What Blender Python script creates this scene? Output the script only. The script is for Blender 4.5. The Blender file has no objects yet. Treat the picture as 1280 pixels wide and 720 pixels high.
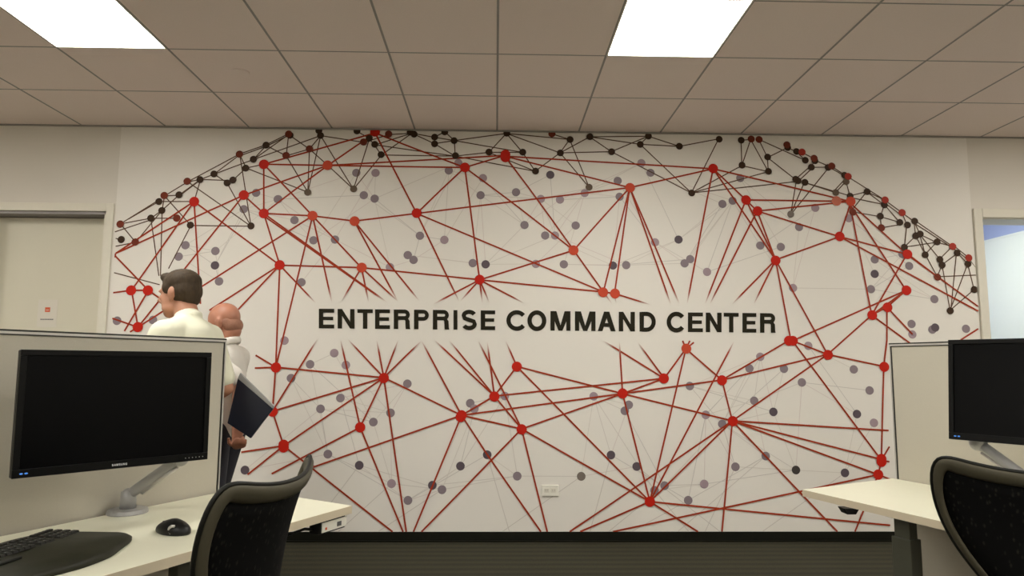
import bpy, bmesh, math, random
from mathutils import Vector, Matrix, Quaternion
random.seed(7)
PI=math.pi
scene=bpy.context.scene
COL=scene.collection
# ------------------------------------------------------------------ camera
FPX,PITCH,YAW,ROLL=860.0,.1105,.02361,.00509
D=4.971; CZ=1.231; HC=2.962
cF=Vector((math.sin(YAW)*math.cos(PITCH),math.cos(YAW)*math.cos(PITCH),math.sin(PITCH)))
cR0=Vector((math.cos(YAW),-math.sin(YAW),0)); cU0=cR0.cross(cF)
cR=cR0*math.cos(ROLL)+cU0*math.sin(ROLL); cU=cU0*math.cos(ROLL)-cR0*math.sin(ROLL)
C0=Vector((0,0,CZ))
cam=bpy.data.cameras.new('camera'); co=bpy.data.objects.new('camera',cam); COL.objects.link(co)
M=Matrix((( cR.x,cU.x,-cF.x,0),(cR.y,cU.y,-cF.y,0),(cR.z,cU.z,-cF.z,CZ),(0,0,0,1)))
co.matrix_world=M
cam.sensor_width=36; cam.lens=36*FPX/1280; cam.clip_start=.02
scene.camera=co
def ray(x,y): return cF+cR*((x-640)/FPX)+cU*((360-y)/FPX)
def ony(x,y,Y): d=ray(x,y); return C0+d*(Y/d.y)
def proj(P):
    P=P-C0; d=P.dot(cF); return 640+FPX*P.dot(cR)/d, 360-FPX*P.dot(cU)/d
# ------------------------------------------------------------------ helpers
def s2l(c):
    c=c/255.
    return c/12.92 if c<=.04045 else ((c+.055)/1.055)**2.4
def rgb(r,g,b): return (s2l(r),s2l(g),s2l(b),1)
def mat(name,color,rough=.6,metal=0,noise=0,nscale=30,bump=0,bscale=200,emit=None,estr=0,spec=.5,stretch=None):
    m=bpy.data.materials.new(name); m.use_nodes=True; nt=m.node_tree; b=nt.nodes['Principled BSDF']
    b.inputs['Base Color'].default_value=color; b.inputs['Roughness'].default_value=rough; b.inputs['Metallic'].default_value=metal
    b.inputs['Specular IOR Level'].default_value=spec
    tc=nt.nodes.new('ShaderNodeTexCoord'); src=tc.outputs['Object']
    if stretch:
        mp=nt.nodes.new('ShaderNodeMapping'); mp.inputs['Scale'].default_value=stretch; nt.links.new(src,mp.inputs[0]); src=mp.outputs[0]
    if noise:
        n=nt.nodes.new('ShaderNodeTexNoise'); n.inputs['Scale'].default_value=nscale; n.inputs['Detail'].default_value=4
        nt.links.new(src,n.inputs['Vector'])
        mx=nt.nodes.new('ShaderNodeMix'); mx.data_type='RGBA'
        mx.inputs[6].default_value=tuple(c*(1-noise) for c in color[:3])+(1,); mx.inputs[7].default_value=tuple(min(1,c*(1+noise)) for c in color[:3])+(1,)
        nt.links.new(n.outputs['Fac'],mx.inputs[0]); nt.links.new(mx.outputs[2],b.inputs['Base Color'])
    if bump:
        n2=nt.nodes.new('ShaderNodeTexNoise'); n2.inputs['Scale'].default_value=bscale; nt.links.new(src,n2.inputs['Vector'])
        bp=nt.nodes.new('ShaderNodeBump'); bp.inputs['Strength'].default_value=bump; bp.inputs['Distance'].default_value=.002
        nt.links.new(n2.outputs['Fac'],bp.inputs['Height']); nt.links.new(bp.outputs[0],b.inputs['Normal'])
    if emit:
        b.inputs['Emission Color'].default_value=emit; b.inputs['Emission Strength'].default_value=estr
    return m
LIGHTC=(1,.98,.905,1)
WALLC=(.78,.735,.66,1)
m_wall=mat('wall_paint',(.70,.655,.585,1),.75,noise=.02,nscale=3,bump=.15)
m_base=mat('vinyl_base',(.007,.007,.004,1),.5,noise=.2,spec=.2)
m_ceil=mat('ceiling_tile',(.92,.80,.735,1),.9,noise=.05,nscale=160,bump=.5,bscale=400)
m_grid=mat('shadow_toned_grid_metal',(.34,.31,.28,1),.6,noise=.03)  # thin shadow lines between tiles put into the bars' mid grey
m_trimw=mat('casing_paint',(.72,.68,.58,1),.45,noise=.02)
m_door=mat('door_laminate',(.66,.62,.50,1),.5,noise=.03,nscale=4,stretch=(1,1,.2))
m_headshade_slot=mat('head_shade_and_slot_grey',(.30,.27,.27,1),.5,noise=.03)  # shadow under the door head put into its colour; outlet slots share it
m_diff=mat('light_diffuser',(.9,.9,.9,1),.5,emit=LIGHTC,estr=18.3)
m_diff2=mat('light_diffuser_cool',(.9,.9,.9,1),.5,emit=(.95,1,.97,1),estr=22)
m_blue=mat('lavender_paint',(.42,.47,.66,1),.7,noise=.02)
m_board=mat('whiteboard',(.86,.86,.73,1),.3,noise=.01)
m_alu=mat('aluminium',(.62,.60,.57,1),.35,metal=.6,noise=.03,nscale=60)
m_silver=mat('silver_paint',(.36,.355,.35,1),.38,metal=.25,noise=.03)
m_dark=mat('dark_gasket',(.02,.02,.016,1),.5,noise=.1)
m_fab=mat('panel_fabric',(.50,.465,.385,1),.85,noise=.04,nscale=250,bump=.3,bscale=600)
m_desk=mat('cream_laminate',(.80,.78,.62,1),.38,noise=.015,nscale=8)
m_edge=mat('edge_band',(.66,.57,.42,1),.5,noise=.03)
m_legm=mat('leg_metal',(.10,.10,.075,1),.45,metal=.3,noise=.05)
m_black=mat('black_plastic',(.006,.006,.006,1),.4,noise=.15,spec=.3)
m_bez=mat('black_bezel',(.004,.004,.004,1),.35,noise=.1,spec=.15)
m_blackm=mat('black_matt',(.010,.010,.009,1),.6,noise=.2,bump=.2)
m_screen=mat('screen_glass',(.0015,.0016,.002,1),.3,noise=.1,spec=.10)
m_bluel=mat('blue_led',(.05,.15,.5,1),.4,emit=(.08,.35,1,1),estr=.5)
m_white=mat('white_print',(.75,.75,.75,1),.5,noise=.02)
m_ptext=mat('panel_text',(.42,.42,.40,1),.5,noise=.02)
m_key=mat('key_plastic',(.010,.010,.008,1),.5,noise=.15,spec=.3)
m_kb=mat('keyboard_body',(.016,.016,.008,1),.55,noise=.12,bump=.15,spec=.3)
m_frame=mat('chair_frame',(.072,.064,.042,1),.55,noise=.06,spec=.25)
m_rim=mat('chair_rim',(.008,.008,.006,1),.5,noise=.1,spec=.25)
m_skin=mat('skin',(.50,.24,.15,1),.5,noise=.10,nscale=14,bump=.1)
m_skin2=mat('skin_ruddy',(.46,.20,.125,1),.45,noise=.12,nscale=14,bump=.1)
m_hair=mat('brown_hair',(.048,.028,.011,1),.75,noise=.5,nscale=60,bump=1,bscale=90,stretch=(1,1,.25))
m_stub=mat('grey_stubble',(.33,.155,.10,1),.7,noise=.3,nscale=120)
m_shirt=mat('cream_shirt',(.86,.85,.68,1),.85,noise=.02,nscale=10,bump=.4,bscale=25)
m_shirt2=mat('white_shirt',(.80,.76,.70,1),.85,noise=.03,nscale=12,bump=.3,bscale=25)
m_trou=mat('dark_trousers',(.02,.02,.028,1),.85,noise=.1)
m_trou2=mat('khaki_trousers',(.2,.16,.10,1),.85,noise=.1)
m_shoe=mat('black_leather',(.012,.01,.01,1),.35,noise=.1)
m_navy=mat('navy_cover',(.012,.014,.028,1),.4,noise=.1)
m_outlet=mat('outlet_plastic',(.80,.77,.68,1),.4,noise=.01)
m_orange=mat('orange_red_print',(.62,.10,.03,1),.5,noise=.05)
m_paper=mat('paper',(.68,.635,.55,1),.7,noise=.01)
m_dkslot=mat('socket_grey',(.10,.10,.10,1),.5,noise=.05)
# carpet: olive with stripes across the room
m_floor=mat('striped_carpet',(.03,.03,.016,1),.95)
nt=m_floor.node_tree; b=nt.nodes['Principled BSDF']; tc=nt.nodes.new('ShaderNodeTexCoord')
wv=nt.nodes.new('ShaderNodeTexWave'); wv.bands_direction='Y'; wv.inputs['Scale'].default_value=3.2; wv.inputs['Distortion'].default_value=.3; wv.inputs['Detail'].default_value=2
nz=nt.nodes.new('ShaderNodeTexNoise'); nz.inputs['Scale'].default_value=300
rp=nt.nodes.new('ShaderNodeMix'); rp.data_type='RGBA'; rp.inputs[6].default_value=(.017,.016,.006,1); rp.inputs[7].default_value=(.034,.031,.011,1)
nt.links.new(tc.outputs['Object'],wv.inputs['Vector']); nt.links.new(tc.outputs['Object'],nz.inputs['Vector'])
nt.links.new(wv.outputs['Fac'],rp.inputs[0]); nt.links.new(rp.outputs[2],b.inputs['Base Color'])
bp=nt.nodes.new('ShaderNodeBump'); bp.inputs['Strength'].default_value=.6; bp.inputs['Distance'].default_value=.004
nt.links.new(nz.outputs['Fac'],bp.inputs['Height']); nt.links.new(bp.outputs[0],b.inputs['Normal'])
# chair mesh: woven dark with little lighter slots
m_mesh=mat('chair_mesh',(.008,.008,.007,1),.8,spec=.1)
nt=m_mesh.node_tree; b=nt.nodes['Principled BSDF']; tc=nt.nodes.new('ShaderNodeTexCoord')
mp=nt.nodes.new('ShaderNodeMapping'); mp.inputs['Scale'].default_value=(90,90,45); vo=nt.nodes.new('ShaderNodeTexVoronoi'); vo.inputs['Scale'].default_value=1
cr=nt.nodes.new('ShaderNodeValToRGB'); cr.color_ramp.elements[0].position=.10; cr.color_ramp.elements[0].color=(.018,.017,.013,1); cr.color_ramp.elements[1].position=.32; cr.color_ramp.elements[1].color=(.003,.003,.003,1)
nt.links.new(tc.outputs['Object'],mp.inputs[0]); nt.links.new(mp.outputs[0],vo.inputs['Vector']); nt.links.new(vo.outputs['Distance'],cr.inputs[0]); nt.links.new(cr.outputs[0],b.inputs['Base Color'])

def link(name,me,m,parent=None,smooth=False):
    o=bpy.data.objects.new(name,me); COL.objects.link(o)
    if m:
        for q in (m if isinstance(m,(list,tuple)) else [m]): me.materials.append(q)
    if parent: o.parent=parent
    if smooth:
        for p in me.polygons: p.use_smooth=True
    return o
def fin(name,bm,m,parent=None,smooth=False,bevel=0,seg=2):
    bmesh.ops.recalc_face_normals(bm,faces=bm.faces)
    me=bpy.data.meshes.new(name); bm.to_mesh(me); bm.free()
    o=link(name,me,m,parent,smooth)
    if bevel:
        md=o.modifiers.new('bevel','BEVEL'); md.width=bevel; md.segments=seg; md.limit_method='ANGLE'; md.angle_limit=.6
    return o
def tag(o,label=None,cat=None,group=None,kind=None):
    if label: o['label']=label
    if cat: o['category']=cat
    if group: o['group']=group
    if kind: o['kind']=kind
    return o
def empty(name,loc=(0,0,0),rz=0):
    o=bpy.data.objects.new(name,None); o.empty_display_size=.1; COL.objects.link(o); o.location=loc; o.rotation_euler=(0,0,rz); return o
def copy_tree(o,parent=None):
    c=o.copy(); COL.objects.link(c); c.parent=parent
    for ch in list(o.children): copy_tree(ch,c)
    return c
def box(bm,x0,x1,y0,y1,z0,z1,mi=0,xf=None):
    vs=[Vector((x,y,z)) for z in (z0,z1) for y in (y0,y1) for x in (x0,x1)]
    if xf: vs=[xf@v for v in vs]
    v=[bm.verts.new(q) for q in vs]
    for f in ((0,2,3,1),(4,5,7,6),(0,1,5,4),(2,6,7,3),(0,4,6,2),(1,3,7,5)):
        fc=bm.faces.new([v[i] for i in f]); fc.material_index=mi
def prism(bm,pts,z0,z1,mi=0):
    a=[bm.verts.new((p[0],p[1],z0)) for p in pts]; t=[bm.verts.new((p[0],p[1],z1)) for p in pts]
    n=len(pts); bm.faces.new(a[::-1]).material_index=mi; bm.faces.new(t).material_index=mi
    for i in range(n):
        f=bm.faces.new((a[i],a[(i+1)%n],t[(i+1)%n],t[i])); f.material_index=mi
def frame_from(d,up=Vector((0,0,1))):
    d=d.normalized()
    if abs(d.dot(up))>.98: up=Vector((1,0,0))
    x=up.cross(d).normalized(); y=d.cross(x); return x,y
def tube(bm,pts,r,n=12,cap=True,sx=1,sy=1,closed=False,up=Vector((0,0,1))):
    rings=[];pts=[Vector(p) for p in pts]; N=len(pts)
    for i,p in enumerate(pts):
        if closed: d=pts[(i+1)%N]-pts[i-1]
        else: d=pts[min(i+1,N-1)]-pts[max(i-1,0)]
        x,y=frame_from(d,up); rr=r[i] if isinstance(r,(list,tuple)) else r
        rings.append([bm.verts.new(p+(x*math.cos(2*PI*k/n)*sx+y*math.sin(2*PI*k/n)*sy)*rr) for k in range(n)])
    for i in range(N if closed else N-1):
        A=rings[i];B=rings[(i+1)%N]
        for k in range(n): bm.faces.new((A[k],A[(k+1)%n],B[(k+1)%n],B[k]))
    if cap and not closed: bm.faces.new(rings[0][::-1]); bm.faces.new(rings[-1])
def lathe(bm,prof,c=(0,0,0),n=32):
    c=Vector(c); rings=[]
    for r,z in prof: rings.append([bm.verts.new(c+Vector((max(r,1e-5)*math.cos(2*PI*k/n),max(r,1e-5)*math.sin(2*PI*k/n),z))) for k in range(n)])
    for A,B in zip(rings,rings[1:]):
        for k in range(n): bm.faces.new((A[k],A[(k+1)%n],B[(k+1)%n],B[k]))
    bm.faces.new(rings[0][::-1]); bm.faces.new(rings[-1])
def ell(bm,c,r,rot=None,seg=20):
    mtx=Matrix.Translation(Vector(c))
    if rot is not None: mtx=mtx@rot
    mtx=mtx@Matrix.Diagonal((r[0],r[1],r[2],1))
    bmesh.ops.create_uvsphere(bm,u_segments=seg,v_segments=max(8,seg//2+2),radius=1,matrix=mtx)
def cone(bm,a,b,ra,rb,n=16,sx=1,sy=1,up=Vector((0,0,1))):
    a=Vector(a);b=Vector(b)
    tube(bm,[a,b],[ra,rb],n,sx=sx,sy=sy,up=up)
    ell(bm,a,(ra,ra,ra) if sx==sy==1 else (ra*min(sx,sy),)*3); ell(bm,b,(rb,rb,rb) if sx==sy==1 else (rb*min(sx,sy),)*3)
def remesh(o,vox,smooth=6,fac=.6):
    md=o.modifiers.new('remesh','REMESH'); md.mode='VOXEL'; md.voxel_size=vox; md.use_smooth_shade=True
    sm=o.modifiers.new('smooth','SMOOTH'); sm.factor=fac; sm.iterations=smooth
    return o
# ------------------------------------------------------------------ room shell
XL,XR,YB=-5.9,5.0,-4.6
def struct(name,bm,m,**k): return tag(fin(name,bm,m,**k),kind='structure')
bm=bmesh.new(); box(bm,XL,XR+.6,YB,8.0,-.12,0); struct('floor',bm,m_floor)
LD0,LD1,LDZ=-3.72,-2.815,2.325     # left door opening
RD0,RD1,RDZ=3.615,4.55,2.345       # right doorway opening
bm=bmesh.new(); W0,W1=D,D+.22
box(bm,XL,LD0,W0,W1,0,3.1); box(bm,LD0,LD1,W0,W1,LDZ,3.1); box(bm,LD1,RD0,W0,W1,0,3.1)
box(bm,RD0,RD1,W0,W1,RDZ,3.1); box(bm,RD1,XR+.6,W0,W1,0,3.1); struct('wall_back',bm,m_wall)
bm=bmesh.new(); box(bm,XL-.12,XL,YB,W1,0,3.1); struct('wall_left',bm,m_wall)
bm=bmesh.new(); box(bm,XR,XR+.12,YB,D,0,3.1); struct('wall_right',bm,m_wall)
bm=bmesh.new(); box(bm,XL,XR,YB-.12,YB,0,3.1); struct('wall_front',bm,m_wall)
# baseboards
bm=bmesh.new(); box(bm,LD1+.055,RD0-.08,D-.012,D,0,.068); box(bm,LD1+.055,RD0-.08,D-.02,D-.012,0,.012); struct('baseboard_back',bm,m_base)
bm=bmesh.new(); box(bm,XL,XL+.012,YB,D,0,.068); struct('baseboard_left',bm,m_base)
bm=bmesh.new(); box(bm,XR-.012,XR,YB,D,0,.068); struct('baseboard_right',bm,m_base)
# ceiling with lay-in tiles
T=.61; Y0=D-.666
lights=[(cx*T,Y0-T-k*3.05) for cx in (-4,1,6,-9) for k in (0,1,2)]   # left edge x, far edge y ; 1 tile by 2
def is_light(x,y):
    for lx,ly in lights:
        if lx-.01<x<lx+T and ly-2*T<y<ly: return True
    return False
bm=bmesh.new()
xs=[XL]+[i*T for i in range(-9,9) if XL<i*T<XR]+[XR]
ys=[D]+[Y0-j*T for j in range(0,15)]+[YB]
for i in range(len(xs)-1):
    for j in range(len(ys)-1):
        cx=(xs[i]+xs[i+1])/2; cy=(ys[j]+ys[j+1])/2
        if is_light(cx,cy): continue
        g=.004
        box(bm,xs[i]+g,xs[i+1]-g,ys[j+1]+g,ys[j]-g,HC,HC+.02,0)
for x in xs[1:-1]: box(bm,x-.006,x+.006,YB,D,HC-.0015,HC+.03,1)
for y in ys[1:-1]: box(bm,XL,XR,y-.0045,y+.0045,HC-.001,HC+.03,1)
box(bm,XL,XR+.1,YB,D,HC+.12,HC+.16,0)
struct('ceiling',bm,[m_ceil,m_grid])
bm=bmesh.new(); box(bm,XL,XR,D-.018,D,HC-.010,HC-.002); struct('trim_1',bm,m_grid)  # edge angle, greyed to carry the shadow line where wall meets ceiling
def troffer():
    r=empty('ceiling_light')
    bm=bmesh.new()
    for a in ((0,T,-.012,0),(0,T,-2*T,-2*T+.012),(0,.012,-2*T,0),(T-.012,T,-2*T,0)): box(bm,a[0]+.002,a[1]-.002,a[2],a[3],-.004,.05)
    box(bm,.01,T-.01,-2*T+.01,-.01,.045,.055)
    fin('light_frame',bm,m_outlet,r)
    bm=bmesh.new(); box(bm,.012,T-.012,-2*T+.012,-.012,.004,.012); fin('diffuser',bm,m_diff,r); return r
t0=troffer(); first=True
lab={(-4,0):'flat square-edged ceiling light panel, left one of the two in view',(1,0):'flat ceiling light panel over the mural centre, right one of the two in view'}
for n,(lx,ly) in enumerate(lights):
    o=t0 if n==0 else copy_tree(t0)
    o.location=(lx,ly,HC)
    k=(round(lx/T),round((Y0-T-ly)/3.05))
    if k in lab: tag(o,lab[k],'ceiling light','glowing ceiling panels')
    else: tag(o,'recessed ceiling light panel outside the photographed part of the ceiling','ceiling light','ceiling panels beyond the view')
# sprinkler cover
bm=bmesh.new(); sp=C0+ray(300,90)*((HC-CZ)/ray(300,90).z)
lathe(bm,[(.052,-.006),(.056,-.003),(.056,0.004),(.03,.006)],(sp.x,sp.y,HC-.0005)); tag(fin('sprinkler_cover',bm,m_ceil,smooth=False),'small round flush cover plate set in a ceiling tile','sprinkler cover')
# left door
dr=tag(empty('door_1',((LD0+LD1)/2,D+.10,0)),kind='structure'); w=(LD1-LD0)/2
bm=bmesh.new(); box(bm,-w+.03,w-.028,.02,.065,.01,LDZ-.032); fin('door_slab',bm,m_door,dr,bevel=.002)
bm=bmesh.new(); box(bm,-w,-w+.026,-.1,.10,0,LDZ); box(bm,w-.026,w,-.1,.10,0,LDZ); fin('jamb',bm,m_trimw,dr)
bm=bmesh.new(); box(bm,-w,w,-.1,.10,LDZ-.028,LDZ); fin('door_head',bm,m_headshade_slot,dr)  # darker than the jambs: the recess shadow is in the colour
bm=bmesh.new(); box(bm,-w-.05,-w+.008,-.118,-.1,0,LDZ+.05); box(bm,w-.008,w+.045,-.118,-.1,0,LDZ+.05); box(bm,-w+.008,w-.008,-.118,-.1,LDZ-.008,LDZ+.05); fin('door_casing',bm,m_trimw,dr,bevel=.003)
bm=bmesh.new(); lathe(bm,[(.026,0),(.026,.008)],(0,0,0),20)
for v in bm.verts: v.co=Vector((-w+.09+v.co.x,.02-v.co.z,1.0+v.co.y))
tube(bm,[(-w+.09,.012,1.0),(-w+.09,-.03,1.0),(-w+.11,-.034,1.0),(-w+.20,-.034,1.0)],.008); fin('door_handle',bm,m_silver,dr,smooth=True)
# notice
P=ony(59.5,390,D+.12); nr=tag(empty('door_notice',(P.x,D+.118,P.z)),'small white paper notice with an orange-red mark on the cream door','notice')
bm=bmesh.new(); box(bm,-.07,.07,0,.0012,-.11,.09); fin('paper',bm,m_paper,nr)
bm=bmesh.new(); box(bm,-.018,.018,-.001,0,.0,.034); fin('printed_mark',bm,m_orange,nr)
bm=bmesh.new(); box(bm,-.011,.011,-.0016,-.001,.012,.016); fin('mark_stripe',bm,m_paper,nr)
bm=bmesh.new()
for k in range(9): box(bm,-.046+k*.0105,-.046+k*.0105+.0075,-.001,0,-.058,-.050)
fin('printed_line',bm,m_dkslot,nr)
# right doorway
dr=tag(empty('door_2',((RD0+RD1)/2,D,0)),kind='structure'); w=(RD1-RD0)/2
bm=bmesh.new(); box(bm,-w,-w+.02,0,.22,0,RDZ); box(bm,w-.02,w,0,.22,0,RDZ); box(bm,-w+.02,w-.02,0,.22,RDZ-.015,RDZ); fin('jamb',bm,m_trimw,dr)
bm=bmesh.new(); box(bm,-w-.055,-w+.008,-.02,0,0,RDZ+.06); box(bm,w-.008,w+.05,-.02,0,0,RDZ+.06); box(bm,-w+.008,w-.008,-.02,0,RDZ-.008,RDZ+.06); fin('door_casing',bm,m_trimw,dr,bevel=.004)
# adjoining room
bm=bmesh.new(); box(bm,3.0,3.1,W1,7.8,0,3.1); struct('wall_far_left',bm,m_blue)
bm=bmesh.new(); box(bm,3.0,5.45,7.7,7.8,0,3.1); struct('wall_far_back',bm,m_blue)
bm=bmesh.new(); box(bm,5.28,5.4,W1,7.7,0,3.1); struct('wall_far_right',bm,m_blue)
bm=bmesh.new(); box(bm,3.1,5.28,W1,7.7,3.0,3.1); struct('ceiling_far',bm,m_blue)
bd=tag(empty('whiteboard',(5.28,6.3,0)),'large pale whiteboard on the lavender wall beyond the doorway','whiteboard')
bm=bmesh.new(); box(bm,-.03,-.002,-1.0,1.15,.5,2.56); fin('board_surface',bm,m_board,bd)
bm=bmesh.new(); box(bm,-.034,-.002,-1.02,-1.0,.48,2.58); box(bm,-.034,-.002,1.15,1.17,.48,2.58); box(bm,-.034,-.002,-1.0,1.15,2.56,2.58); box(bm,-.06,-.002,-1.0,1.15,.47,.5); fin('board_frame',bm,m_board,bd)
fl=empty('ceiling_light',(3.7,6.9,2.998)); tag(fl,'unseen ceiling light panel added to brighten the lavender room beyond the doorway','ceiling light','ceiling panels beyond the view')  # out of sight, added to raise the light level in the far room
bm=bmesh.new()
for a in ((0,T,-.02,0),(0,T,-2*T,-2*T+.02),(0,.02,-2*T,0),(T-.02,T,-2*T,0)): box(bm,*a,-.02,0)
fin('light_frame',bm,m_outlet,fl)
bm=bmesh.new(); box(bm,.02,T-.02,-2*T+.02,-.02,-.012,-.003); fin('diffuser',bm,m_diff2,fl)
# ------------------------------------------------------------------ mural
exec_mural=True
CL=[(0,158.3),(104,158.5),(207,158.7),(309,159),(412,159.5),(517,160),(621,161),(724,163),(829,165.5),(930,167.5),(1026,170),(1124,173),(1222,175.5),(1280,177)]
BZ=.068
def lerp(tab,x):
    if x<=tab[0][0]: return tab[0][1]
    for (a,b),(c,d) in zip(tab,tab[1:]):
        if x<=c: return b+(d-b)*(x-a)/(c-a)
    return tab[-1][1]
def plane_y(x,z):
    # picture row where the wall height z shows at picture column x
    X=ony(x,400,D).x; yy=proj(Vector((X,D,z)))[1]
    X=ony(x,yy,D).x; return proj(Vector((X,D,z)))[1]
def wm(x,y):
    t=lerp(CL,x); a=plane_y(x,HC-.011)-t
    w=min(1,max(0,(265-y)/(265-t-8))); w=w*w*(3-2*w)
    b_=plane_y(x,BZ)-665; w2=min(1,max(0,(y-600)/65))
    y2=y+a*w+b_*w2
    y2=max(y2,plane_y(x,HC-.012)+.1)
    P=ony(x,y2,D); return P.x,min(max(P.z,BZ+.001),HC-.0125)
RED=(.53,.014,.004); REDL=(.35,.038,.011); DARK=(.045,.022,.010); DKL=(.11,.06,.035); BROWN=(.17,.03,.013); ORG=(.62,.13,.06)
PUR=(.25,.20,.22); PURD=(.11,.085,.10); PURL=(.36,.27,.30); GREY=(.20,.165,.14)
WALLM=(.80,.76,.70)
MX0,MX1=-2.762,3.552
mb=bmesh.new(); cl=mb.loops.layers.float_color.new('Col')
layer=[0]
def poly(pts,cols):
    layer[0]+=1; Y=D-.0032-layer[0]*3e-6
    vs=[mb.verts.new((min(max(x,MX0+.001),MX1-.001),Y,z)) for x,z in pts]
    try: f=mb.faces.new(vs)
    except Exception: return
    for i,l in enumerate(f.loops):
        c=cols[i] if isinstance(cols,list) else cols
        l[cl]=(c[0],c[1],c[2],1)
def dot(x,y,r,col):
    X,Z=wm(x,y); k=r/FPX*D*1.02
    n=20; pts=[(X+k*math.cos(2*PI*i/n),min(HC-.012,Z+k*math.sin(2*PI*i/n))) for i in range(n)]
    poly(pts,col)
def line(x0,y0,x1,y1,wd,col,fade=0):
    # fade 1: towards the end, -1: towards the start
    n=max(1,int(math.hypot(x1-x0,y1-y0)/40)) 
    if fade: n=max(n,3)
    P=[wm(x0+(x1-x0)*i/n,y0+(y1-y0)*i/n) for i in range(n+1)]
    L=math.hypot(x1-x0,y1-y0)
    for i in range(n):
        (ax,az),(bx,bz)=P[i],P[i+1]; d=math.hypot(bx-ax,bz-az)
        if d<1e-6: continue
        ux,uz=(bx-ax)/d,(bz-az)/d; k=wd*.5/FPX*D
        px,pz=-uz*k,ux*k
        def c(t):
            if not fade: return col
            dist=(1-t)*L if fade>0 else t*L
            q=min(1,dist/16.); return tuple(col[j]*q+WALLM[j]*(1-q) for j in range(3))
        def wdt(t):
            if not fade: return 1
            dist=(1-t)*L if fade>0 else t*L
            return .35+.65*min(1,dist/14.)
        if fade:
            sub=6
        else: sub=1
        for s in range(sub):
            t0=s/sub;t1=(s+1)/sub; T0=(i+t0)/n;T1=(i+t1)/n
            a=(ax+(bx-ax)*t0,az+(bz-az)*t0); b2=(ax+(bx-ax)*t1,az+(bz-az)*t1)
            w0_=wdt(T0);w1_=wdt(T1)
            poly([(a[0]-px*w0_,a[1]-pz*w0_),(b2[0]-px*w1_,b2[1]-pz*w1_),(b2[0]+px*w1_,b2[1]+pz*w1_),(a[0]+px*w0_,a[1]+pz*w0_)],[c(T0),c(T1),c(T1),c(T0)])
purple=[(320.4,240.9),(348,249),(304.9,261.6),(232.1,306.6),(223.6,320.9),(269.5,313.9),(269,331.8,1),(274.1,351.8),(146.7,401),(191.5,400),(445.5,214.5),(469.5,214.5,2),(454.9,243.8),(468.4,248.2),(347.4,249),
(561,211),(603.7,221,2),(600.7,243.7),(645,239.7),(687.8,216.8,1),(676,248.5,2),(699.9,249.5,2),(730.7,241,2),(573,201,2),(801.6,202,2),(813,214.7),(772,225),(774.4,245.7),(902.8,255),(915.5,251),(925,222),
(1018.7,260,2),(1060.5,273,2),(1127.5,318),(998.5,284),(975.7,308.7),(1093,324.5),(1093,342.5,1),(1088.3,361.5),(1136,332.5),(1167.5,374),(1139,405),(1165,412),(1168.5,409.5,1),(1207,411),(991,360,2),(1140,418,2),
(368.3,275.3),(392,300.5),(418.9,299.6),(377,353),(525,294.8),(509.8,319),(517,325),(555.5,300,2),(487.5,334,2),(655.6,281.4),(681.4,294.5),(693.7,294.5,2),(719.5,282),(591,329),(607,330.5,1),(669.8,330,2),(704.7,330.5),(766,332,1),
(782.6,331.5),(818.7,303,2),(848,299.6,1),(862.5,324),(855.5,329.3),(883.6,340,2),(950,307),(355.8,425.8,2),(387.8,455.4),(364,472.7),(418,441.4,2),(432.5,456.3,2),(509.3,479.7),(425.7,497.5),(400.8,511),(488.3,516),(466.8,527.5),
(587.8,504),(593,511,2),(631,495,2),(742,495.3,2),(785.8,506),(780.8,513.5),(862,482.5),(950,446,2),(936.5,460.5),(979.6,461),(1010,432.3,2),(1002,478),(942.5,501),(966.4,514.8,1),(882,518.5,2),(902.5,530),(1066.8,461.7),(1086.6,488),(1070.8,517.5,1),(1092,528.5,2),
(410,567.6),(449.2,581.5,1),(489.5,604.4,2),(540.5,606.5,1),(552.5,612),(510,625.5),(575.6,582.5,1),(306.5,587.5,1),(609,568.3,1),(646.5,595),(726.4,595.3,3),(763.6,568.7,1),(795.7,583,1),(818,613),(830.5,607),
(956.8,570),(919,583.4),(994.6,587.4,4),(1055.8,591,1),(880,605,2),(860,625.5)]
# faint web
def faint_ok(y0,y1):
    lo,hi=min(y0,y1),max(y0,y1)
    return hi<378 or lo>426
for i,p in enumerate(purple):
    ds=sorted((math.hypot(p[0]-q[0],p[1]-q[1]),j) for j,q in enumerate(purple) if j!=i)
    for k in random.sample(range(1,9),2):
        q=purple[ds[k][1]]
        if ds[k][0]<190 and faint_ok(p[1],q[1]):
            sh=random.choice([(.66,.61,.56),(.69,.64,.58),(.70,.62,.58),(.61,.57,.53)])
            line(p[0],p[1],q[0],q[1],.8,sh)
for p in purple:
    if p[1]>540 and random.random()<.8:
        x1=p[0]+random.uniform(-110,110); 
        if 150<x1<1150: line(p[0],p[1],x1,664.5,.8,(.62,.57,.52))
for p in purple:
    t=p[2] if len(p)>2 else 0
    dot(p[0],p[1],5.2,{0:PUR,1:PURD,2:PURL,3:GREY,4:(.06,.05,.045)}[t])
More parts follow.
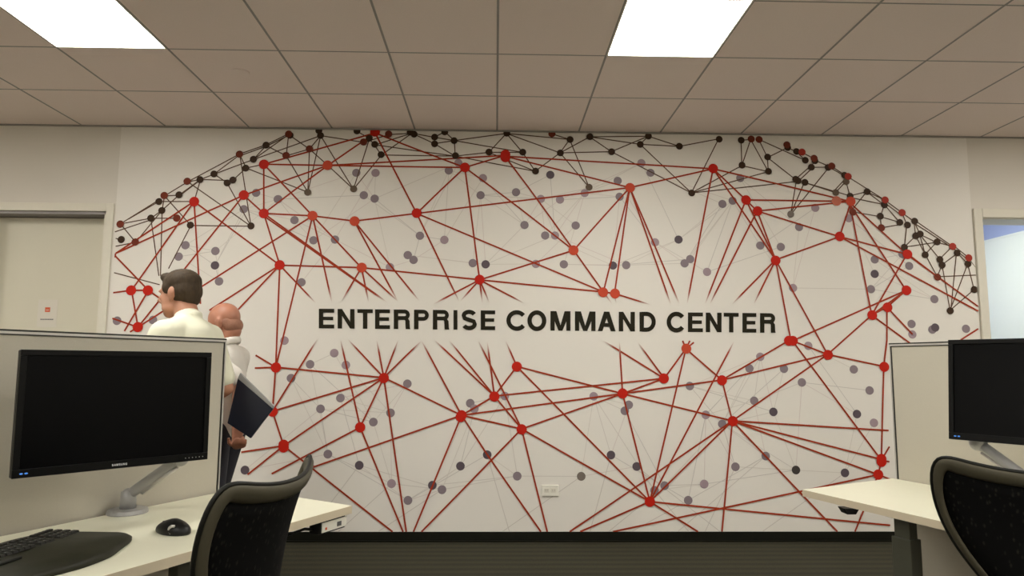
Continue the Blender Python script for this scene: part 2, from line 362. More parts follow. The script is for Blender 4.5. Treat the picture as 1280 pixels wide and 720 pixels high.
darkl="""151 280 189 273;144 290 189 275;151 280 170 303;203 263 170 303;189 273 199 345;203 263 201 345;189 273 221 273;189 273 203 263;239 282 211 336;239 282 314 283;145 308 165 304;145 298 150 300;143 341 200 356;
206 245 203 263;206 245 238 281;206 245 235 227;206 245 224 244;224 244 203 263;224 244 251 224;222 247 249 226;199 252 243 252;235 227 251 224;235 227 314 283;251 224 243 252;235 227 300 191;251 224 268 217;251 224 284 225;268 217 300 192;268 217 317 198;268 217 284 228;291 225 308 209;284 228 314 283;300 192 314 283;300 192 308 209;300 191 333 179;301 193 333 181;
317 198 333 180;317 198 361 166;317 198 401 167;333 179 361 165;333 181 361 167;333 180 358 193;308 209 330 204;308 209 385 240;361 166 358 193;361 166 387 184;401 167 387 184;401 167 385 240;401 167 442 236;401 167 455 175;387 184 385 240;387 184 410 205;410 205 442 236;358 193 385 240;358 193 387 184;446 161 462 170;462 170 442 236;477 191 442 236;462 170 477 191;455 175 486 165;469 178 515 163;477 191 515 163;486 165 515 163;515 163 543 168;515 163 543 176;469 178 569 192;477 191 569 192;543 168 556 161;543 176 568 172;543 168 568 172;543 168 543 176;543 176 569 192;
199 252 161 274;151 280 199 250;556 161 568 172;568 172 569 192;568 172 633 163;568 172 653 187;569 192 611 187;569 192 669 212;611 187 633 163;611 187 653 187;611 187 669 212;633 163 653 187;633 163 700 188;633 163 712 171;653 187 669 212;669 212 700 188;690 164 712 171;700 188 712 171;700 188 737 168;700 188 764 187;700 188 736 233;712 171 736 233;737 168 764 187;737 168 810 168;737 168 800 178;764 187 810 168;764 187 864 241;800 178 810 168;800 178 849 181;800 178 864 241;810 168 849 181;849 181 898 172;898 172 864 241;926 174 927 206;926 174 938 173;938 173 927 206;938 173 960 214;948 173 959 196;959 196 960 214;959 196 984 184;959 196 995 225;927 206 960 214;927 206 864 241;960 214 864 241;864 241 994 227;948 173 1006 200;
984 184 995 189;995 189 1006 200;1002 190 1017 198;994 224 1012 208;997 227 1015 210;1013 209 1018 201;1013 209 1035 209;1018 200 1036 208;1036 209 990 266;995 226 988 268;1005 228 988 268;1005 228 1062 245;1005 228 1044 241;1039 208 1057 220;1036 209 1055 220;1057 227 1044 241;1055 225 1042 239;1057 227 1062 245;1059 221 1105 250;1062 245 1083 240;1062 247 1105 256;1083 240 1065 262;1083 240 1105 250;1083 240 1104 256;1065 265 1100 271;1105 256 1100 271;1105 256 1124 278;1105 250 1127 266;1104 253 1126 269;
1100 271 1101 285;1100 271 1124 278;1101 285 1124 281;1127 266 1133 281;1127 266 1142 277;1133 281 1130 309;1142 277 1144 295;1142 275 1190 308;1142 279 1190 310;1142 277 1149 292;1144 295 1130 309;1144 295 1156 318;1149 293 1170 303;1149 293 1156 318;1149 293 1174 324;1170 303 1130 309;1170 303 1190 308;1170 303 1156 318;1190 308 1174 324;1196 317 1177 331;1190 306 1210 322;1190 310 1210 325;1196 316 1209 330;1195 316 1188 388;1209 330 1187 388;1177 331 1187 388;1156 318 1171 346;1177 331 1171 346;1171 346 1221 344;1187 388 1217 362;1209 330 1217 362;1210 323 1221 334"""
for s in darkl.replace('\n','').split(';'):
    a=list(map(float,s.split())); line(*a,1.35,DKL)
redl="""330 204 469 163;330 204 410 205;330 204 391 270;330 204 330 267;410 205 469 163;410 205 305 244;410 205 330 267;410 205 631 191;410 205 581 207;469 163 521 267;469 163 581 207;581 207 631 191;581 207 521 267;581 207 599.5 350;581 207 717 313;631 192 717 313;631 192 787 234;631 192 891 210;521 267 787 234;443 276.5 521 267;391 270 443 276.5;330 267 391 270;330 267 484 378 F;330 270 482 377 F;330 267 350 331.6;391 270 173 409;391 270 345 459;391 270 415 378 F;391 270 452 334.7;443 276.5 497 376 F;443 276.5 524 376 F;521 267 574 377 F;521 267 754 365;452 334.7 350 331.6;452 334.7 599.5 349.7;452 334.7 427 377 F;452 334.7 461 378 F;452 334.7 498 377 F;350 331.6 395 379 F;350 331.6 345 459;350 331.6 262 388;350 331.6 255 433;243 252 145 317;305 244 145 317;243 252 165 363;243 252 251 380;243 252 350 331.6;305 244 173 409;305 244 330 267;165 363 186 363;165 363 142 366;165 363 173 409;186 363 203 375;186 363 156 414;144.5 320 186 363;145 317 144.5 322;173 409 141 398;173 409 163 415;
599.5 350 717 313;599.5 350 754 365;599.5 350 542 380 F;599.5 350 575 377 F;599.5 350 603 379 F;599.5 350 612 379 F;599.5 350 655 379 F;717 313 787 234;717 313 754 365;754 365 768 367;754 365 765 380 F;754 365 787 234;768 367 787 234;768 367 813 381 F;768 367 770 380 F;787 234 838 380 F;787 234 849 380 F;891 210 787 234;891 210 858.5 380 F;891 210 932 250;891 210 1062 252;891 210 969 325;932 250 946 264;932 250 1062 252;932 250 881 380 F;932 250 969 325;946 264 1062 252;946 264 1049 296;946 264 969 325;946 264 887 380 F;969 325 1049 296;969 325 915 380 F;969 325 942 380 F;969 325 988 425;969 325 1034 443;1062 256 1049 296;1062 256 1089 394;1062 256 1132 363;1062 254 1133 318;1049 296 1133 318;1049 296 1222 389;1133 318 1222 383;1133 317 1171 346;1133 318 1089 394;1132 363 1108 384;1132 363 1089 394;1132 363 990 426;1108 384 1089 394;1108 384 1108 425;1108 425 1104 458;1108 384 1140 418;1089 394 1034 443;1089 394 1145 435;985 426 902 475;990 426 1034 443;990 426 1101 575;1034 443 902 475;1034 443 915 526;1034 443 1104 458;1104 458 1101 575;902 475 915 526;902 475 778 492;1222 411 1200 425;
917 427 812 627 B;857 436 830 473;857 436 902 475;857 436 812 627;857 436 853 426;857 436 862 426;857 436 867 428;830 473 754 426 F;830 473 797 428 F;830 473 618 495;830 473 778 492;778 492 774 427 F;778 492 646 458;778 492 577 519;778 492 652 536;778 492 915 526;778 492 812 627;646 458 632 426 F;646 458 618 495;646 458 812 627;618 495 609 427 F;652 536 598 426 F;618 495 562 426 F;618 495 543 425 F;618 495 577 519;618 495 652 536;577 519 480 472;577 519 527 426 F;577 519 652 536;577 519 388 585;577 519 517 665;577 519 609 568;609 568 676 665;480 472 527 426 F;480 472 498 425 F;480 472 471 425 F;480 472 435 424 F;480 472 345 459;480 472 341 514;480 472 355 557;480 472 450.5 534;480 472 508 665;450.5 534 426 425 F;345 459 320 444;345 459 319 460;345 459 341 514;341 514 397 424 F;341 514 355 557;450.5 534 340 592;450.5 534 504 665;355 557 302 565;355 557 310 593;355 557 491 665;652 536 527 665;652 536 684 665;652 536 812 627;812 627 725 665;766 665 1097 593;712 665 915 526;812 627 915 526;812 627 1112 657;812 627 872 665;915 526 902 665;915 526 1046 665;915 526 1101 574;915 526 1097 593;915 526 1110 538;1101 575 1097 593;1101 575 1111 558;1097 593 1112 599;1101 575 1111 577;1068 665 1097 593"""
for s in redl.replace('\n','').split(';'):
    q=s.split(); f=0
    if q[-1]=='F': f=1;q=q[:-1]
    if q[-1]=='B': f=-1;q=q[:-1]
    a=list(map(float,q)); line(*a,2.05,REDL,f)
D_=[(333,179.6),(317.2,197.8),(307.6,209.3),(268,217),(291.6,224.6),(284.5,228.5),(250.6,224.3),(224.4,243.7),(199.3,252.2),(203,263.4),(189.2,272.9),(238.6,281.7),(314.2,282.7),(152.3,299.6),(363,167),(401,167),(399,161),(385,240.3,1),(446.5,161),(461.8,170),(468.7,177.6),(476.6,190.7),(442.3,235.8,1),(513,162),(517.8,164.5),(543.4,168),(543.4,176.5),(556,161.5),(567.7,172.3),(569.4,191.6),(611.2,186.7),(653.4,187),(633.5,163),(669.3,212),(712.5,171.3),(700.3,188.3),(737.2,168),(764.3,187.3),(736.2,233.5,1),(810.2,168),(800,178.3),(848.8,181),(898.5,172.6),(926,174),(959,195.6),(960,213.8),(927,205.6),(864.2,241.2),(984,184),(995,189),(1006,200.2),(1018,201),(1013.6,209),(1034.5,209.5),(1055,219.5),(1057,227.5,1),(1044,241,1),(1062,245.5),(1083.2,240),(1104.7,256.5),(1099.7,270.5),(994,224),(997,226),(1005.6,228),(987.8,268,1),(1124,278.2),(1133.5,281.5),(1142.5,276.7),(1144,295),(1149.5,292.7),(1170.5,302.7),(1129.7,309.3),(1155.7,318.7),(1174,324.5),(1176.8,331.4),(1195.5,316.5),(1209,330),(1187,388.5),(1217,362)]
for p in D_: dot(p[0],p[1],4.4,GREY if len(p)>2 and p[1]>260 else ((.13,.09,.06) if len(p)>2 else DARK))
B_=[(299.8,191.5),(234.6,226.5),(205.9,244.6),(151,280.4),(169.8,302.8),(221.6,273),(361.2,165.5),(387.2,184),(358,192.7),(486,164.5),(454.7,174.7),(689.8,164),(938.5,172.7),(948.3,173.4),(983,180.5),(1002,189.8,1),(1017,197.8),(1039,207.8),(1059.5,221,1),(1105.7,250.3,1),(1126.8,266,1),(1101,285),(1190,308.3,1),(1210,322.5,1),(1171,346.5),(1065.3,265.5),(388,583,1)]
for p in B_: dot(p[0],p[1],4.6,(.36,.035,.02) if len(p)>2 else BROWN)
R_=[(330.3,204.3),(305.2,243.9),(243.3,252.3),(330.2,267.1),(164.6,363.1),(185.6,363.1),(350,331.5),(173,408.8),(409.8,205,1),(391,270,1),(443.5,276.7,1),(521,266.7),(469,162),(581.2,207),(631.8,190),(631.8,194),(787.3,234.3,1),(891,209.7),(932,250.2),(946.5,264),(1062.6,252,1),(1045,251.5,2),(1049,295.8),(969,325.7),(1133.5,318),(1132.3,363),(1108.6,384.3),(1089.5,394),(452.4,334.7,1),(599.5,349.7),(716.7,313,1),(753.7,365.5,1),(768.5,367,1),(345.4,459.3),(341.3,514.4),(480,472.5),(577,519),(576,521),(450.5,534),(646,458.3),(618,495.5),(829.5,473),(778,491.7),(857.5,435.8,1),(902,475.3),(915.5,526.3),(985.5,426),(990.5,426),(1034.3,443.6),(1104.5,458.5),(355,555.8),(355,559),(652,536.5),(812,627),(1101,573.5),(1101,577),(1097,593)]
for p in R_: dot(p[0],p[1],6.2,{0:RED,1:(.58,.07,.03),2:(.55,.16,.10)}[p[2] if len(p)>2 else 0])
# wall covering sheet
vs=[mb.verts.new(v) for v in ((MX0,D-.003,BZ),(MX1,D-.003,BZ),(MX1,D-.003,HC-.011),(MX0,D-.003,HC-.011))]
f=mb.faces.new(vs)
for l in f.loops: l[cl]=(*WALLM,1)
bk=[mb.verts.new(v) for v in ((MX0,D,BZ),(MX1,D,BZ),(MX1,D,HC-.011),(MX0,D,HC-.011))]
for i in range(4):
    f=mb.faces.new((vs[i],vs[(i+1)%4],bk[(i+1)%4],bk[i]))
    for l in f.loops: l[cl]=(*WALLM,1)
me=bpy.data.meshes.new('wall_mural'); mb.to_mesh(me); mb.free()
m_mural=mat('printed_wallcovering',(1,1,1,1),.6,bump=.08,bscale=300,spec=.2)
nt=m_mural.node_tree; at=nt.nodes.new('ShaderNodeAttribute'); at.attribute_name='Col'
nt.links.new(at.outputs['Color'],nt.nodes['Principled BSDF'].inputs['Base Color'])
mural=link('wall_mural',me,m_mural); tag(mural,'wall-wide white mural of red and black dots joined by lines','mural')
# lettering
class Glyph:
    def __init__(s,x0,y0,w,h,th): s.q=[];s.x0=x0;s.y0=y0;s.w=w;s.h=h;s.t=th
def band(pts,t,closed=False):
    out=[];N=len(pts);L=[];R2=[]
    for i,p in enumerate(pts):
        if closed: a=pts[i-1];b=pts[(i+1)%N]
        else: a=pts[max(i-1,0)];b=pts[min(i+1,N-1)]
        dx,dy=b[0]-a[0],b[1]-a[1]; l=math.hypot(dx,dy); nx,ny=-dy/l,dx/l
        L.append((p[0]+nx*t/2,p[1]+ny*t/2));R2.append((p[0]-nx*t/2,p[1]-ny*t/2))
    for i in range(N if closed else N-1):
        j=(i+1)%N; out.append([L[i],L[j],R2[j],R2[i]])
    return out
def rect(x0,x1,y0,y1): return [[(x0,y0),(x1,y0),(x1,y1),(x0,y1)]]
def arc(cx,cy,rx,ry,a0,a1,n=18): return [(cx+rx*math.cos(math.radians(a0+(a1-a0)*i/n)),cy+ry*math.sin(math.radians(a0+(a1-a0)*i/n))) for i in range(n+1)]
def glyph(ch,w,s=.20):
    # cap height 1, width w
    h=s*.86
    if ch=='I': return rect(0,w,0,1)
    if ch=='E': return rect(0,s,0,1)+rect(s,w,1-h,1)+rect(s,w,0,h)+rect(s,w*.93,.5-h*.42,.5+h*.5)
    if ch=='T': return rect(w/2-s/2,w/2+s/2,0,1-h)+rect(0,w,1-h,1)
    if ch=='N': return rect(0,s,0,1)+rect(w-s,w,0,1)+[[(s,1),(s*.0+.0,1),(w-s,0),(w,0)],[(s,1),(s,1-.32),(w-s,0),(w-s,.32)]]
    if ch=='M': return rect(0,s*.95,0,1)+rect(w-s*.95,w,0,1)+[[(0,1),(s*1.35,1),(w/2+s*.35,0),(w/2-s*.45,0)],[(w,1),(w-s*1.35,1),(w/2-s*.35,0),(w/2+s*.45,0)]]
    if ch=='A': return [[(0,0),(s*1.08,0),(w/2+s*.5,1),(w/2-s*.6,1)],[(w,0),(w-s*1.08,0),(w/2-s*.5,1),(w/2+s*.6,1)]]+rect(w*.25,w*.75,.22,.22+h)
    if ch in 'PRD':
        if ch=='D':
            r=.5-h/2; cx=w-s/2-r*.9
            c=[(s*.5,1-h/2),(cx,1-h/2)]+arc(cx,.5,r*.9,r,90,-90)[1:]+[(s*.5,h/2)]
            return rect(0,s,0,1)+band(c,h*1.1)
        hh=.56 if ch=='P' else .53; r=hh/2-h/2+.0; cy=1-hh/2; cx=w-s/2-r
        c=[(s*.5,1-h/2),(cx,1-h/2)]+arc(cx,cy,r,r,90,-90)[1:]+[(s*.5,cy-r)]
        g=rect(0,s,0,1)+band(c,h)
        if ch=='R':
            yb=cy-r; g+=[[(w-s*1.9,yb+h*.2),(w-s*.75,yb+h*.35),(w-s*.12,yb-.14),(w-s*1.10,yb-.14)],[(w-s*1.10,yb-.14),(w-s*.12,yb-.14),(w-s*.06,.10),(w+.01,0),(w-s*1.02,0),(w-s*1.06,.12)]]
        return g
    if ch=='O': return band(arc(w/2,.5,w/2-s/2,.5-h/2+.015,0,350,35),s,True)
    if ch in 'CG':
        rx=(w-s*.80)/(1+math.cos(math.radians(38))); g=band(arc(s/2+rx,.5,rx,.5-h/2+.015,38,322,34),s*.98)
        if ch=='G': g+=rect(w*.52,w-s*.2,.36,.36+h)+rect(w-s,w-s*.1,0,.45)
        return g
    if ch=='U': return rect(0,s,.3,1)+rect(w-s,w,.3,1)+band(arc(w/2,.36,w/2-s/2,.36-h/2,180,360),s)
    if ch=='S':
        ry=.255-h/4; 
        c=arc(w/2,1-h/2-ry+.01,w/2-s/2,ry,25,190,14)
        rr=arc(w/2,h/2+ry-.01,w/2-s/2,ry,10,-155,14)
        mid=[(w*.22,.585),(w*.5,.505),(w*.80,.425)]
        return band(c[:-2]+mid+rr[1:],s*.97)
    return []
lx=[('E',398.9,418.1),('N',422.3,443.4),('T',447,466.2),('E',469,487.7),('R',492.4,512.8),('P',517.7,536.5),('R',541.2,561.5),('I',567,571.8),('S',576.8,596.2),('E',601,619),
('C',632.9,655.9),('O',659.2,682.9),('M',688,713),('M',718.6,744.2),('A',747,769.3),('N',773.3,793.4),('D',799.2,819.6),('C',833,854.4),('E',859.6,878.3),('N',881.9,901.6),('T',904.3,923),('E',927.6,945),('R',949.6,968.9)]
Yl=D-.0065
m_let=mat('lettering_vinyl',(.014,.011,.003,1),.6,noise=.05,spec=.2)
for n,(ch,x0,x1) in enumerate(lx):
    cap=24.4; w=(x1-x0)/cap; bm=bmesh.new()
    for qi,q in enumerate(glyph(ch,w,.225)):
        ar=sum(q[i][0]*q[(i+1)%len(q)][1]-q[(i+1)%len(q)][0]*q[i][1] for i in range(len(q)))
        if ar<0: q=q[::-1]
        vs=[]
        for (gx,gy) in q:
            px=x0+gx*cap; yt=386+(px-399)*.0100; py=yt+cap*(1-gy)
            X,Z=wm(px,py); vs.append(bm.verts.new((X,Yl-qi*2e-5,Z)))
        try: bm.faces.new(vs)
        except Exception: pass
    me=bpy.data.meshes.new('letter'); bm.to_mesh(me); bm.free(); link('letter',me,m_let,mural)
# wall outlet
P=ony(687.5,612.5,D); orr=tag(empty('wall_outlet',(P.x,D-.003,P.z)),'cream duplex outlet plate low on the mural wall','outlet')
bm=bmesh.new(); box(bm,-.060,.060,-.012,0,-.040,.036); fin('cover_plate',bm,m_outlet,orr,bevel=.003)
for sx in (-1,1):
    bm=bmesh.new(); box(bm,sx*.024-.017,sx*.024+.017,-.0135,-.0115,-.014,.014); so=fin('socket',bm,m_trimw,orr,bevel=.002)
    bm=bmesh.new(); box(bm,sx*.024-.008,sx*.024-.006,-.0145,-.013,-.005,.006); box(bm,sx*.024+.006,sx*.024+.008,-.0145,-.013,-.005,.006); fin('slot',bm,m_headshade_slot,so)
# ------------------------------------------------------------------ workstations
def desk(name,poly2,label,leg_specs,extra=None):
    r=tag(empty(name,(0,0,0)),label,'desk')
    bm=bmesh.new(); prism(bm,poly2,.672,.70); 
    o=fin('worktop',bm,[m_desk,m_edge],r)
    for p in o.data.polygons: p.material_index=0 if p.normal.z>.5 else 1
    for (x,y,rz) in leg_specs:
        bm=bmesh.new(); xf=Matrix.Translation((x,y,0))@Matrix.Rotation(rz,4,'Z')
        box(bm,-.033,.033,-.021,.021,.56,.66,0,xf)   # inner column
        box(bm,-.041,.041,-.028,.028,.035,.585,0,xf)   # outer column
        l=fin('leg',bm,m_legm,r,bevel=.003)
        bm=bmesh.new(); box(bm,-.035,.035,-.06,.30,.660,.672,0,xf); fin('leg_bracket',bm,m_legm,l)
        bm=bmesh.new(); box(bm,-.04,.04,-.10,.40,.006,.036,0,xf); box(bm,-.02,.02,-.09,-.05,0,.007,0,xf); box(bm,-.02,.02,.28,.32,0,.007,0,xf); fin('foot',bm,m_legm,l,bevel=.005)
    return r
def partition(name,p0,p1,top,label,end0=True):
    p0=Vector((*p0,0));p1=Vector((*p1,0)); L=(p1-p0).length; a=math.atan2(p1.y-p0.y,p1.x-p0.x)
    r=tag(empty(name,p0,a),label,'partition')
    # local x along, panel face at y=0 towards -y side or +y side
    th=.045
    bm=bmesh.new(); box(bm,.012,L-.012,-th/2+.004,th/2-.004,.02,top-.012); fin('fabric_panel',bm,m_fab,r)
    bm=bmesh.new(); box(bm,0,L,-th/2,th/2,top-.006,top); fin('top_cap',bm,m_dark,r)
    bm=bmesh.new(); box(bm,.0,L,-th/2+.0,th/2-.0,top-.014,top-.006); box(bm,0,.006,-th/2,th/2,0,top-.014); box(bm,L-.006,L,-th/2,th/2,0,top-.014); box(bm,.006,L-.006,-th/2,th/2,0,.02); fin('panel_frame',bm,m_alu,r)
    bm=bmesh.new(); 
    for sg in (-1,1):
        y0,y1=sorted((sg*(th/2-.004),sg*(th/2-.0015)))
        box(bm,.006,L-.006,y0,y1,top-.018,top-.014); box(bm,.006,.011,y0,y1,.02,top-.018); box(bm,L-.011,L-.006,y0,y1,.02,top-.018)
    fin('gasket',bm,m_dark,r); return r
# left
ldir=Vector((.456,.890)); lper=Vector((-.890,.456))
LA=Vector((-.534,2.675)); LB=Vector((-1.088,3.035))
Lq=[LA,LB,LB-ldir*1.62,LA-ldir*1.40]
bs=.0
desk('desk',[(v.x,v.y) for v in Lq],'cream-topped desk on the left, carrying the keyboard and mouse',[(-.93,2.16,math.atan2(ldir.y,ldir.x)),(-1.33,1.62,math.atan2(ldir.y,ldir.x))])
pe=Vector((-1.135,2.955))+lper*.0295
partition('partition',tuple(pe-ldir*2.1),tuple(pe),1.333,'beige desk partition behind the left monitor, in front of the two men')
RA=Vector((1.329,3.016)); RB=Vector((1.90,3.318)); rdir=Vector((.331,-.944)); rper=Vector((.944,.331))
Rq=[RA,RA+rdir*1.75,RB+rdir*1.75,RB]
dR=desk('desk',[(v.x,v.y) for v in Rq],'cream-topped desk on the right with a dark grey column leg',[(1.565,2.665,math.atan2(rdir.y,rdir.x)),(2.02,1.45,math.atan2(rdir.y,rdir.x)+PI)])
pe=Vector((1.905,3.30))+rper*.024
partition('partition',tuple(pe),tuple(pe+rdir*2.1),1.342,'pale desk partition behind the right monitor, beside the doorway')
# height paddle
bm=bmesh.new(); q=ray(1061,640); P=C0+q*((.655-CZ)/q.z); 
prism(bm,[(-.03,-.02),(.035,-.02),(.035,.03),(-.03,.03)],-.0,.017); 
for v in bm.verts:
    if v.co.z<.01: v.co.x=v.co.x*.55; v.co.z-=.006
o=fin('height_paddle',bm,m_black,dR,bevel=.002); o.location=(P.x,P.y+.0,.655)
# monitors
def monitor(name,c,ang,tilt,label,base,via,bd=.04):
    r=tag(empty(name,c,0),label,'monitor'); r.rotation_euler=(tilt*-1,0,ang)
    w,h=.278,.181
    # local: x right, -y to viewer
    bm=bmesh.new(); box(bm,-w,w,-.006,.016,-h,h); box(bm,-w*.8,w*.8,.016,.034,-h*.75,h*.75); fin('housing',bm,m_black,r,bevel=.004)
    bm=bmesh.new(); box(bm,-w,w,-.014,-.0055,h-.017,h); box(bm,-w,w,-.014,-.0055,-h,-h+.024); box(bm,-w,-w+.017,-.014,-.0055,-h+.024,h-.017); box(bm,w-.017,w,-.014,-.0055,-h+.024,h-.017); bz=fin('bezel',bm,m_bez,r,bevel=.0015)
    bm=bmesh.new(); box(bm,-w+.0168,w-.0168,-.0085,-.0062,-h+.0238,h-.0168); fin('screen',bm,m_screen,r)
    # silver maker's lettering on bezel
    bm=bmesh.new(); x=-.0215
    for ch in 'SAMSUNG':
        ww=.92 if ch!='M' else 1.05
        for q in glyph(ch,ww,.24):
            try: bm.faces.new([bm.verts.new((x+gx*.0055,-.0143,-h+.0085+gy*.0062)) for gx,gy in q])
            except Exception: pass
        x+=ww*.0055+.0013
    me=bpy.data.meshes.new('bezel_lettering'); bm.to_mesh(me); bm.free(); link('bezel_lettering',me,m_white,bz)
    for k in range(6):
        bm=bmesh.new(); xx=w-.075+k*.0115; box(bm,xx-.0012,xx+.0012,-.0146,-.0138,-h+.010,-h+.0125); fin('button_mark',bm,m_ptext,bz)
    for k,xx in enumerate((-w+.022,-w+.034)):
        bm=bmesh.new(); ell(bm,(xx,-.0142,-h+.012),(.0045,.0006,.0024),seg=12); fin('blue_sticker',bm,m_bluel,bz,smooth=True)
    bm=bmesh.new(); lathe(bm,[(.045,0),(.045,.012),(.03,.014)],(0,0,0),24)
    for v in bm.verts: v.co=Vector((v.co.x,.034+v.co.z,v.co.y))
    fin('mount_plate',bm,m_silver,r)
    return r
ML=(-1.1762,2.2213,1.0852); MA=.8338
ml=monitor('monitor',ML,MA,.025,'black widescreen monitor on a silver arm over the left desk',None,None)
MR=(1.828,2.2887,1.1483); 
mr=monitor('monitor',MR,-.9932,.1225,'black widescreen monitor at the right edge of the photo',None,None)
def arm(base,mon,ang,root,elbow):
    r=empty('tmp',(base[0],base[1],.70))
    back=Vector((-math.sin(ang),math.cos(ang),0)); mp_=Vector(mon)+back*.052-Vector(r.location); el=Vector(elbow)-Vector(r.location)
    bm=bmesh.new(); lathe(bm,[(.066,0),(.067,.004),(.064,.014),(.055,.017),(.02,.018)]); fin('base_disc',bm,m_silver,r,smooth=False,bevel=.001)
    bm=bmesh.new(); tube(bm,[(0,0,.014),(0,0,.05),(0,0,.075)],[.027,.026,.025],20); fin('post',bm,m_silver,r,smooth=True)
    bm=bmesh.new(); s0=Vector((0,0,.062)); d=(el-s0).normalized()
    tube(bm,[s0-d*.012,s0+d*.04,el-d*.03,el],[.018,.0195,.0185,.017],12,sx=.85,sy=1); ell(bm,s0,(.025,.025,.025)); fin('lower_arm',bm,m_silver,r,smooth=True)
    bm=bmesh.new(); x_,y_=frame_from(d); u=y_ if y_.z>0 else -y_
    tube(bm,[s0+d*.05+u*-.021,el-d*.03+u*-.021],.008,8); fin('cable_cover',bm,m_alu,r,smooth=True)
    bm=bmesh.new(); ell(bm,el,(.028,.028,.03)); tube(bm,[el,Vector((el.x,el.y,mp_.z)) if False else (el+mp_)/2+back*.02,mp_+back*.03,mp_],[.02,.02,.02,.026],14); fin('upper_arm',bm,m_silver,r,smooth=True)
    bpy.context.view_layer.update()
    for c in list(r.children):
        c.parent=root; c.matrix_parent_inverse=root.matrix_world.inverted()@Matrix.Translation((base[0],base[1],.70))
    bpy.data.objects.remove(r)
# elbow behind the monitor
arm((-1.300,2.545),ML,MA,ml,(-1.20,2.47,.95) if False else tuple(C0+ray(226,572)*(2.50/ray(226,572).y)))
e2=C0+ray(1222,553)*(2.50/ray(1222,553).y)
b2v=C0+ray(1345,655)*((.73-CZ)/ray(1345,655).z)
arm((b2v.x,b2v.y),MR,-.9932,mr,tuple(e2))
# power module under left desk
ax=math.atan2(ldir.y,ldir.x)
q=ray(414.5,654); 
pm=tag(empty('power_module',(0,0,0)),'white-faced power socket bar hung under the end of the left desk','power strip')
pc=LA-ldir*.085+lper*.012
pm.location=(pc.x,pc.y,.6445); pm.rotation_euler=(0,0,ax)
bm=bmesh.new(); box(bm,-.075,.062,.0,.05,-.02,.027); fin('socket_housing',bm,m_black,pm,bevel=.003)
bm=bmesh.new(); box(bm,-.068,.066,-.004,0,-.014,.020); fin('face_plate',bm,m_outlet,pm,bevel=.001)
bm=bmesh.new(); box(bm,.012,.034,-.006,-.004,-.006,.010); fin('socket',bm,m_dkslot,pm)
bm=bmesh.new(); box(bm,-.052,-.044,-.006,-.004,-.006,.002); fin('indicator',bm,m_orange,pm)
bm=bmesh.new(); tube(bm,[(-.07,.03,-.005),(-.12,.03,.008),(-.17,.04,.002),(-.24,.05,-.004),(-.32,.10,-.03),(-.36,.2,-.1)],.005,8); fin('power_cable',bm,m_black,pm,smooth=True)
# ------------------------------------------------------------------ keyboard
def catmull(pts,n=5,closed=True):
    out=[];N=len(pts)
    for i in range(N if closed else N-1):
        p0,p1,p2,p3=[Vector(pts[(i+k-1)%N]) if closed else Vector(pts[min(max(i+k-1,0),N-1)]) for k in range(4)]
        for s in range(n):
            t=s/n; out.append(.5*((2*p1)+(p2-p0)*t+(2*p0-5*p1+4*p2-p3)*t*t+(3*p1-p0-3*p2+p3)*t**3))
    if not closed: out.append(Vector(pts[-1]))
    return out
kdir=Vector((.15,.989)); kc=Vector((-1.258,1.957))
kb=tag(empty('keyboard',(kc.x,kc.y,.7005),math.atan2(kdir.y,kdir.x)),'black curved keyboard with a wide palm rest on the left desk','keyboard'); kb.scale=(1,1.2,1)
half=[(0,.118,0),(.10,.128,0),(.19,.120,0),(.225,.108,0),(.245,.05,0),(.258,-.04,0),(.262,-.075,0),(.245,-.105,0),(.20,-.128,0),(.13,-.148,0),(.06,-.168,0),(0,-.172,0)]
outl=catmull([Vector(p) for p in half]+[Vector((-p[0],p[1],0)) for p in half[-2:0:-1]],4)
bm=bmesh.new()
def kz(x,y): return .011+.009*(1-abs(x)/.27)+ (.005 if y>-.06 else .005*max(0,(y+.2)/.14))
rb=[];rt=[];ri=[]
for p in outl:
    rb.append(bm.verts.new((p.x,p.y,0.0))); rt.append(bm.verts.new((p.x,p.y,kz(p.x,p.y)*.55))); ri.append(bm.verts.new((p.x*.965,p.y*.95,kz(p.x,p.y))))
N=len(outl)
for A,B in ((rb,rt),(rt,ri)):
    for i in range(N): bm.faces.new((A[i],A[(i+1)%N],B[(i+1)%N],B[i]))
cvs=[bm.verts.new((v.co.x*.6,v.co.y*.55-.0,kz(v.co.x*.6,v.co.y*.55))) for v in ri]
for i in range(N): bm.faces.new((ri[i],ri[(i+1)%N],cvs[(i+1)%N],cvs[i]))
bm.faces.new(cvs); bm.faces.new(rb[::-1]); fin('palm_rest_body',bm,m_kb,kb,smooth=True)
bm=bmesh.new(); 
kw=.0168
tpl=None
rows=[(.116,.8),(.092,1.08),(.069,1.08),(.046,1.08),(.023,1.08),(.0,1.08)]
cnt=0
